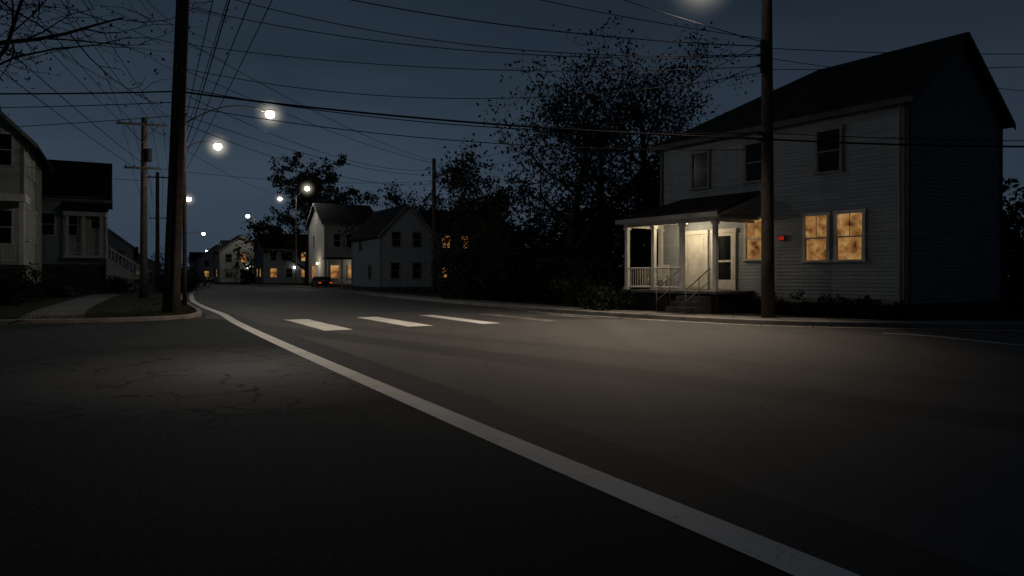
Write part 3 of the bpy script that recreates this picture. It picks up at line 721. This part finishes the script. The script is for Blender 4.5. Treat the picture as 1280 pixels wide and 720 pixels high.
def crossarm(b, c, d, half, ins):
    c=Vector(c); d=Vector(d).normalized(); pr=Vector((-d.y,d.x,0))
    b.prism([c-d*half+pr*.05+Vector((0,0,-.06)),c-d*half-pr*.05+Vector((0,0,-.06)),c-d*half-pr*.05+Vector((0,0,.06)),c-d*half+pr*.05+Vector((0,0,.06))], d*2*half)
    for t in (-.9,-.45,.45,.9):
        p=c+d*half*t; ins.tube([p+Vector((0,0,.06)),p+Vector((0,0,.12)),p+Vector((0,0,.2))],[.03,.055,.03],8)
def street_lamp(pxy, ztop, head, power, halo=.7, hk=1.0, zb=.1, own=True, kind='POINT', rp=(.1,.07), poleh=None, bowl=.16, col=(1,.92,.80), name='street_lamp', **kw):
    e=empty(name,(pxy[0],pxy[1],0)); hx,hy,hz=head[0]-pxy[0],head[1]-pxy[1],head[2]
    if own:
        b=B(); pole_mesh(b,(0,0,zb-.1),(0,0,ztop),*rp); b.make('pole',M['polewood'],e,True)
    d=Vector((hx,hy,0)); L=d.length; d.normalize()
    b=B(); z0=min(ztop-.3,hz-.35)
    pts=[Vector((0,0,z0)).lerp(Vector((hx,hy,hz+.14)),t)+Vector((0,0,.5*math.sin(t*math.pi)*min(1,L*.3))) for t in [i/8*.93 for i in range(9)]]
    b.tube(pts,.03,7)
    b.make('arm',M['dark'],e,True)
    b=B(); c=Vector((hx,hy,hz+.06)); pr=Vector((-d.y,d.x,0))
    def ring(t,w,h): return [c+d*t+pr*w*math.cos(a)+Vector((0,0,.1+h*max(math.sin(a),-.25))) for a in [k*math.pi/5 for k in range(10)]]
    rings=[ring(-.36,.05,.04),ring(-.22,.10,.07),ring(.0,.16,.09),ring(.2,.13,.07),ring(.28,.06,.03)]
    n=len(b.v)
    for R in rings: b.v+= [tuple(x) for x in R]
    for i in range(4):
        for k in range(10): b.f.append((n+i*10+k,n+i*10+(k+1)%10,n+(i+1)*10+(k+1)%10,n+(i+1)*10+k))
    b.f.append(tuple(range(n,n+10))); b.f.append(tuple(range(n+40,n+50))); b.make('head',M['metal'],e,True)
    b=B(); b.ell((hx,hy,hz),(bowl,bowl,bowl*.9),16,10); b.make('bowl',M['lamp'],e,True)
    if power:
        lo=light(kind,'lamp_light',(hx,hy,hz-bowl-.08),power,col,.09,e,**kw)
    else: lo=None
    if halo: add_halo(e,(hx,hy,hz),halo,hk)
    return e, lo
e = empty('utility_pole',(-12.8,27,0)); b=B(); pole_mesh(b,(0,0,.05),(.55,0,14.5),.31,.22,14)
b.make('pole',M['polewood'],e,True)
b=B(); i_=B(); crossarm(b,(.5,0,13.2),(.88,.47,0),1.3,i_)
b.make('crossarm',M['polewood'],e)
for z in (8.4,8.0,7.5,9.3): i_.tube([(.33,-.3,z),(.33,-.42,z)],[.06,.04],8)
i_.make('insulators',M['metal'],e)
b=B(); b.tube([(.20,-.30,.2),(.30,-.30,3.2),(.42,-.27,8)],.03,6); b.make('conduit',M['dark'],e)
e = empty('utility_pole',(-23.3,45.5,0)); b=B(); pole_mesh(b,(0,0,.05),(0.05,0,11.5),.23,.17)
b.make('pole',M['polewood'],e,True); b=B(); i_=B()
crossarm(b,(0,-.2,11.05),(.95,.3,0),1.45,i_); crossarm(b,(0,-.2,8.3),(.95,.3,0),1.0,i_); b.tube([(0,-.2,9.9),(.9,.1,11)],.03,5); b.tube([(0,-.2,9.9),(-.9,-.4,11)],.03,5)
b.make('crossarm',M['polewood'],e); i_.make('insulators',M['metal'],e)
b=B(); b.tube([(.45,-.25,8.7),(.45,-.25,9.5)],.2,12); b.make('transformer',M['dark'],e)
e = empty('utility_pole',(8.36,23.5,0)); b=B(); pole_mesh(b,(0,0,.05),(-.05,0,13),.21,.16,14)
b.make('pole',M['polewood'],e,True); i_=B()
for z in (8.3,8.65,8.95,6.1,5.9): i_.tube([(-.15,-.1,z),(-.42,-.22,z)],[.03,.05],8)
i_.box(-.3,-.14,-.24,-.12,8.1,9.15)
i_.make('brackets',M['dark'],e)
e = empty('utility_pole',(-6.5,60,0)); b=B(); pole_mesh(b,(0,0,.05),(0,0,11.3),.2,.15); b.make('pole',M['polewood'],e,True)
e = empty('utility_pole',(-33.5,68,0)); b=B(); i_=B(); pole_mesh(b,(0,0,.05),(0,0,11.3),.2,.15); crossarm(b,(0,-.2,10.8),(.95,.3,0),1.3,i_); b.make('pole',M['polewood'],e,True); i_.make('insulators',M['metal'],e)
e = empty('utility_pole',(-57,116,0)); b=B(); i_=B(); pole_mesh(b,(0,0,.05),(0,0,11.3),.2,.15); crossarm(b,(0,-.2,10.8),(.95,.3,0),1.3,i_); b.make('pole',M['polewood'],e,True); i_.make('insulators',M['metal'],e)

_, lo = street_lamp((8.36,23.5),10.7,(5.95,22.6,10.75),6000,halo=1.6,hk=.8,own=False,kind='SPOT',spot_size=math.radians(112),spot_blend=1.0,col=(1.0,.80,.60))
tgt = Vector((-.97,-.24,0))*math.sin(math.radians(29)) + Vector((0,0,-1))*math.cos(math.radians(29))
lo.rotation_euler = tgt.to_track_quat('-Z','Y').to_euler()
street_lamp((-15.1,33.2),9.2,(-11.1,33,8.9),460,halo=1.0,hk=2.0,bowl=.20)
street_lamp((-21.1,45.6),9.8,(-18.4,45,9.6),320,halo=1.2,hk=1.7,bowl=.24)
street_lamp((-35.0,76),9.4,(-33.7,75,9.5),250,halo=1.1,hk=1.2,bowl=.26)
street_lamp((-44.6,125),11.8,(-45.9,125,11.9),250,halo=0,bowl=.32)
street_lamp((-70,150),10,(-64.3,150,10.3),250,halo=0,bowl=.32)
street_lamp((-111,260),9,(-107,260,8.7),0,halo=0,bowl=.4)
street_lamp((-102,245),10,(-104,245,10),0,halo=0,bowl=.3)
street_lamp((-150,335),9,(-147,335,9),0,halo=0,bowl=.4)
street_lamp((-29.4,98),12.5,(-27.9,98,13.4),250,halo=1.5,hk=1.2,bowl=.32)
street_lamp((-29.4,98),12.0,(-31.6,98,12.0),250,halo=1.2,hk=1.0,bowl=.26,own=False)

wb = B()
def wire(p, q, sag, r=.014):
    p=Vector(p); q=Vector(q); n=22
    wb.tube([p.lerp(q,i/n)-Vector((0,0,sag*4*(i/n)*(1-i/n))) for i in range(n+1)], r, 5, False)
LP=lambda z:(-12.8+.55*z/14.5, 26.9, z); RP=lambda z:(8.1,23.35,z)
wire(LP(8.4),RP(5.95),.25,.036); wire(LP(8.55),RP(6.15),.55,.018); wire(LP(7.9),RP(5.6),.5,.016)
wire((-40,24,8.8),LP(8.4),.5,.03); wire((-40,25,8.2),LP(8.0),.5,.016); wire((-40,30,7.6),LP(7.5),.4,.014)
wire(LP(13.3),RP(8.95),.6,.02); wire(LP(12.4),RP(8.7),.9,.016); wire(LP(11.6),RP(8.65),.7,.016); wire(LP(10.2),RP(8.3),.5,.014); wire(LP(9.3),RP(8.1),1.0,.014)
wire((-12,26.5,15.5),RP(9.2),.6,.014); wire((-9,20,14),RP(9.1),.4,.014)
wire(RP(5.95),(24,17,2.9+2),.3,.03); wire(RP(8.9),(30,20,8.6),.5,.013); wire(RP(8.6),(40,34,9.5),.5,.012); wire(RP(8.2),(38,16,7.6),.4,.012); wire(RP(6.15),(26,18,5.2),.3,.014)
wire(RP(8.3),(10.5,26.2,6.9),.15,.012)
for dx,z,r in ((-.5,10.1,.016),(.1,10.4,.014),(.6,9.7,.016),(-.2,9.3,.02),(.9,9.0,.013)):
    wire((dx*1.2+1.0,3,z+.2),(-21+dx*.4,45.6,z-.7),.35,r)
for dx,z in ((-1.3,11.2),(-.6,11.2),(.6,11.2),(1.3,11.2),(.2,8.5),(-.7,8.5)):
    wire((-6.4+dx,0,z-1.3),(-23.3+dx,45.3,z),.3,.014)
    wire((-23.3+dx,45.3,z),(-33.5+dx,67.8,z-.3),.6,.012); wire((-33.5+dx,67.8,z-.3),(-57+dx,116,z-.3),1.0,.014)
for z1,z2,s in ((9.3,10.9,.4),(8.4,10.4,1.0),(7.6,9.9,.6),(7.3,9.2,.9),(10.4,11.1,.5)):
    wire(LP(z1),(-6.5,60,z2),s,.014)
wire((-6.5,60,10.9),RP(9.0),.9,.013); wire((-6.5,60,10.2),RP(8.4),.9,.012); wire((-6.5,60,9.6),(30,50,9.5),.9,.015)
wire((-23.3,45.3,8.4),(-6.5,60,9.4),.5,.014); wire((-23.3,45.3,11.2),(-29.4,98,12),.9,.015); wire((-23.3,45.3,7.5),(-31.0,40,8.5),.3,.014)
wire((-21,45.5,9.4),(-35,76,9.2),.5,.014); wire((-35,76,9.2),(-70,150,9.6),1,.016)
wb.make('overhead_power_lines', M['wire'])

# ---------------------------------------------------------------- world / sun / camera
w = bpy.data.worlds.new('World'); scene.world = w; w.use_nodes = True; nt = w.node_tree; nt.nodes.clear()
out = nt.nodes.new('ShaderNodeOutputWorld')
sky = nt.nodes.new('ShaderNodeTexSky'); sky.sky_type='NISHITA'; sky.sun_disc=False
sky.sun_elevation=math.radians(-3); sky.sun_rotation=math.radians(-28)
bg1 = nt.nodes.new('ShaderNodeBackground'); bg1.inputs[1].default_value=.006; nt.links.new(sky.outputs[0],bg1.inputs[0])
tc = nt.nodes.new('ShaderNodeTexCoord'); sp = nt.nodes.new('ShaderNodeSeparateXYZ'); nt.links.new(tc.outputs['Generated'],sp.inputs[0])
col = ramp(nt, sp.outputs[2], [(0.0,(.030,.048,.072)),(0.12,(.027,.042,.064)),(0.36,(.0130,.0222,.0350)),(0.8,(.009,.0155,.0250))])
mp = nt.nodes.new('ShaderNodeMapping'); mp.inputs['Scale'].default_value=(1,1,4); nt.links.new(tc.outputs['Generated'],mp.inputs[0])
cl = noise(nt, mp.outputs[0], 1.8, 6, .55, .3)
col = mixc(nt, 1.0, col, ramp(nt, cl, [(0.3,(.74,.78,.81)),(0.7,(1.27,1.23,1.18))]), 'MULTIPLY')
# after-glow: sky brighter toward where the sun went down (ahead-left), darker behind
az = math_(nt,'ADD',math_(nt,'MULTIPLY',sp.outputs[0],-.45*.46),math_(nt,'MULTIPLY',sp.outputs[1],.89*.46))
az = math_(nt,'ADD',az,.66)
cc = nt.nodes.new('ShaderNodeCombineColor')
for i in range(3): nt.links.new(az, cc.inputs[i])
col = mixc(nt, 1.0, col, cc.outputs[0], 'MULTIPLY')
bg2 = nt.nodes.new('ShaderNodeBackground'); bg2.inputs[1].default_value=1.0; nt.links.new(col,bg2.inputs[0])
ad = nt.nodes.new('ShaderNodeAddShader'); nt.links.new(bg1.outputs[0],ad.inputs[0]); nt.links.new(bg2.outputs[0],ad.inputs[1]); nt.links.new(ad.outputs[0],out.inputs[0])
# faint last light, arriving from ahead-left
s = light('SUN','sun',(0,0,50),.012,(.45,.75,1.0)); s.data.angle=math.radians(20)
s.rotation_euler = Vector((.45*.8,-.89*.8,-.6)).to_track_quat('-Z','Y').to_euler()

cam = bpy.data.cameras.new('camera'); co_ = bpy.data.objects.new('camera',cam); scene.collection.objects.link(co_)
co_.location=(0,0,1.5); co_.rotation_euler=(math.radians(90),0,0); cam.sensor_width=36; cam.lens=25.3; cam.shift_y=-15/1280; cam.clip_start=.05; cam.clip_end=3000
scene.camera=co_
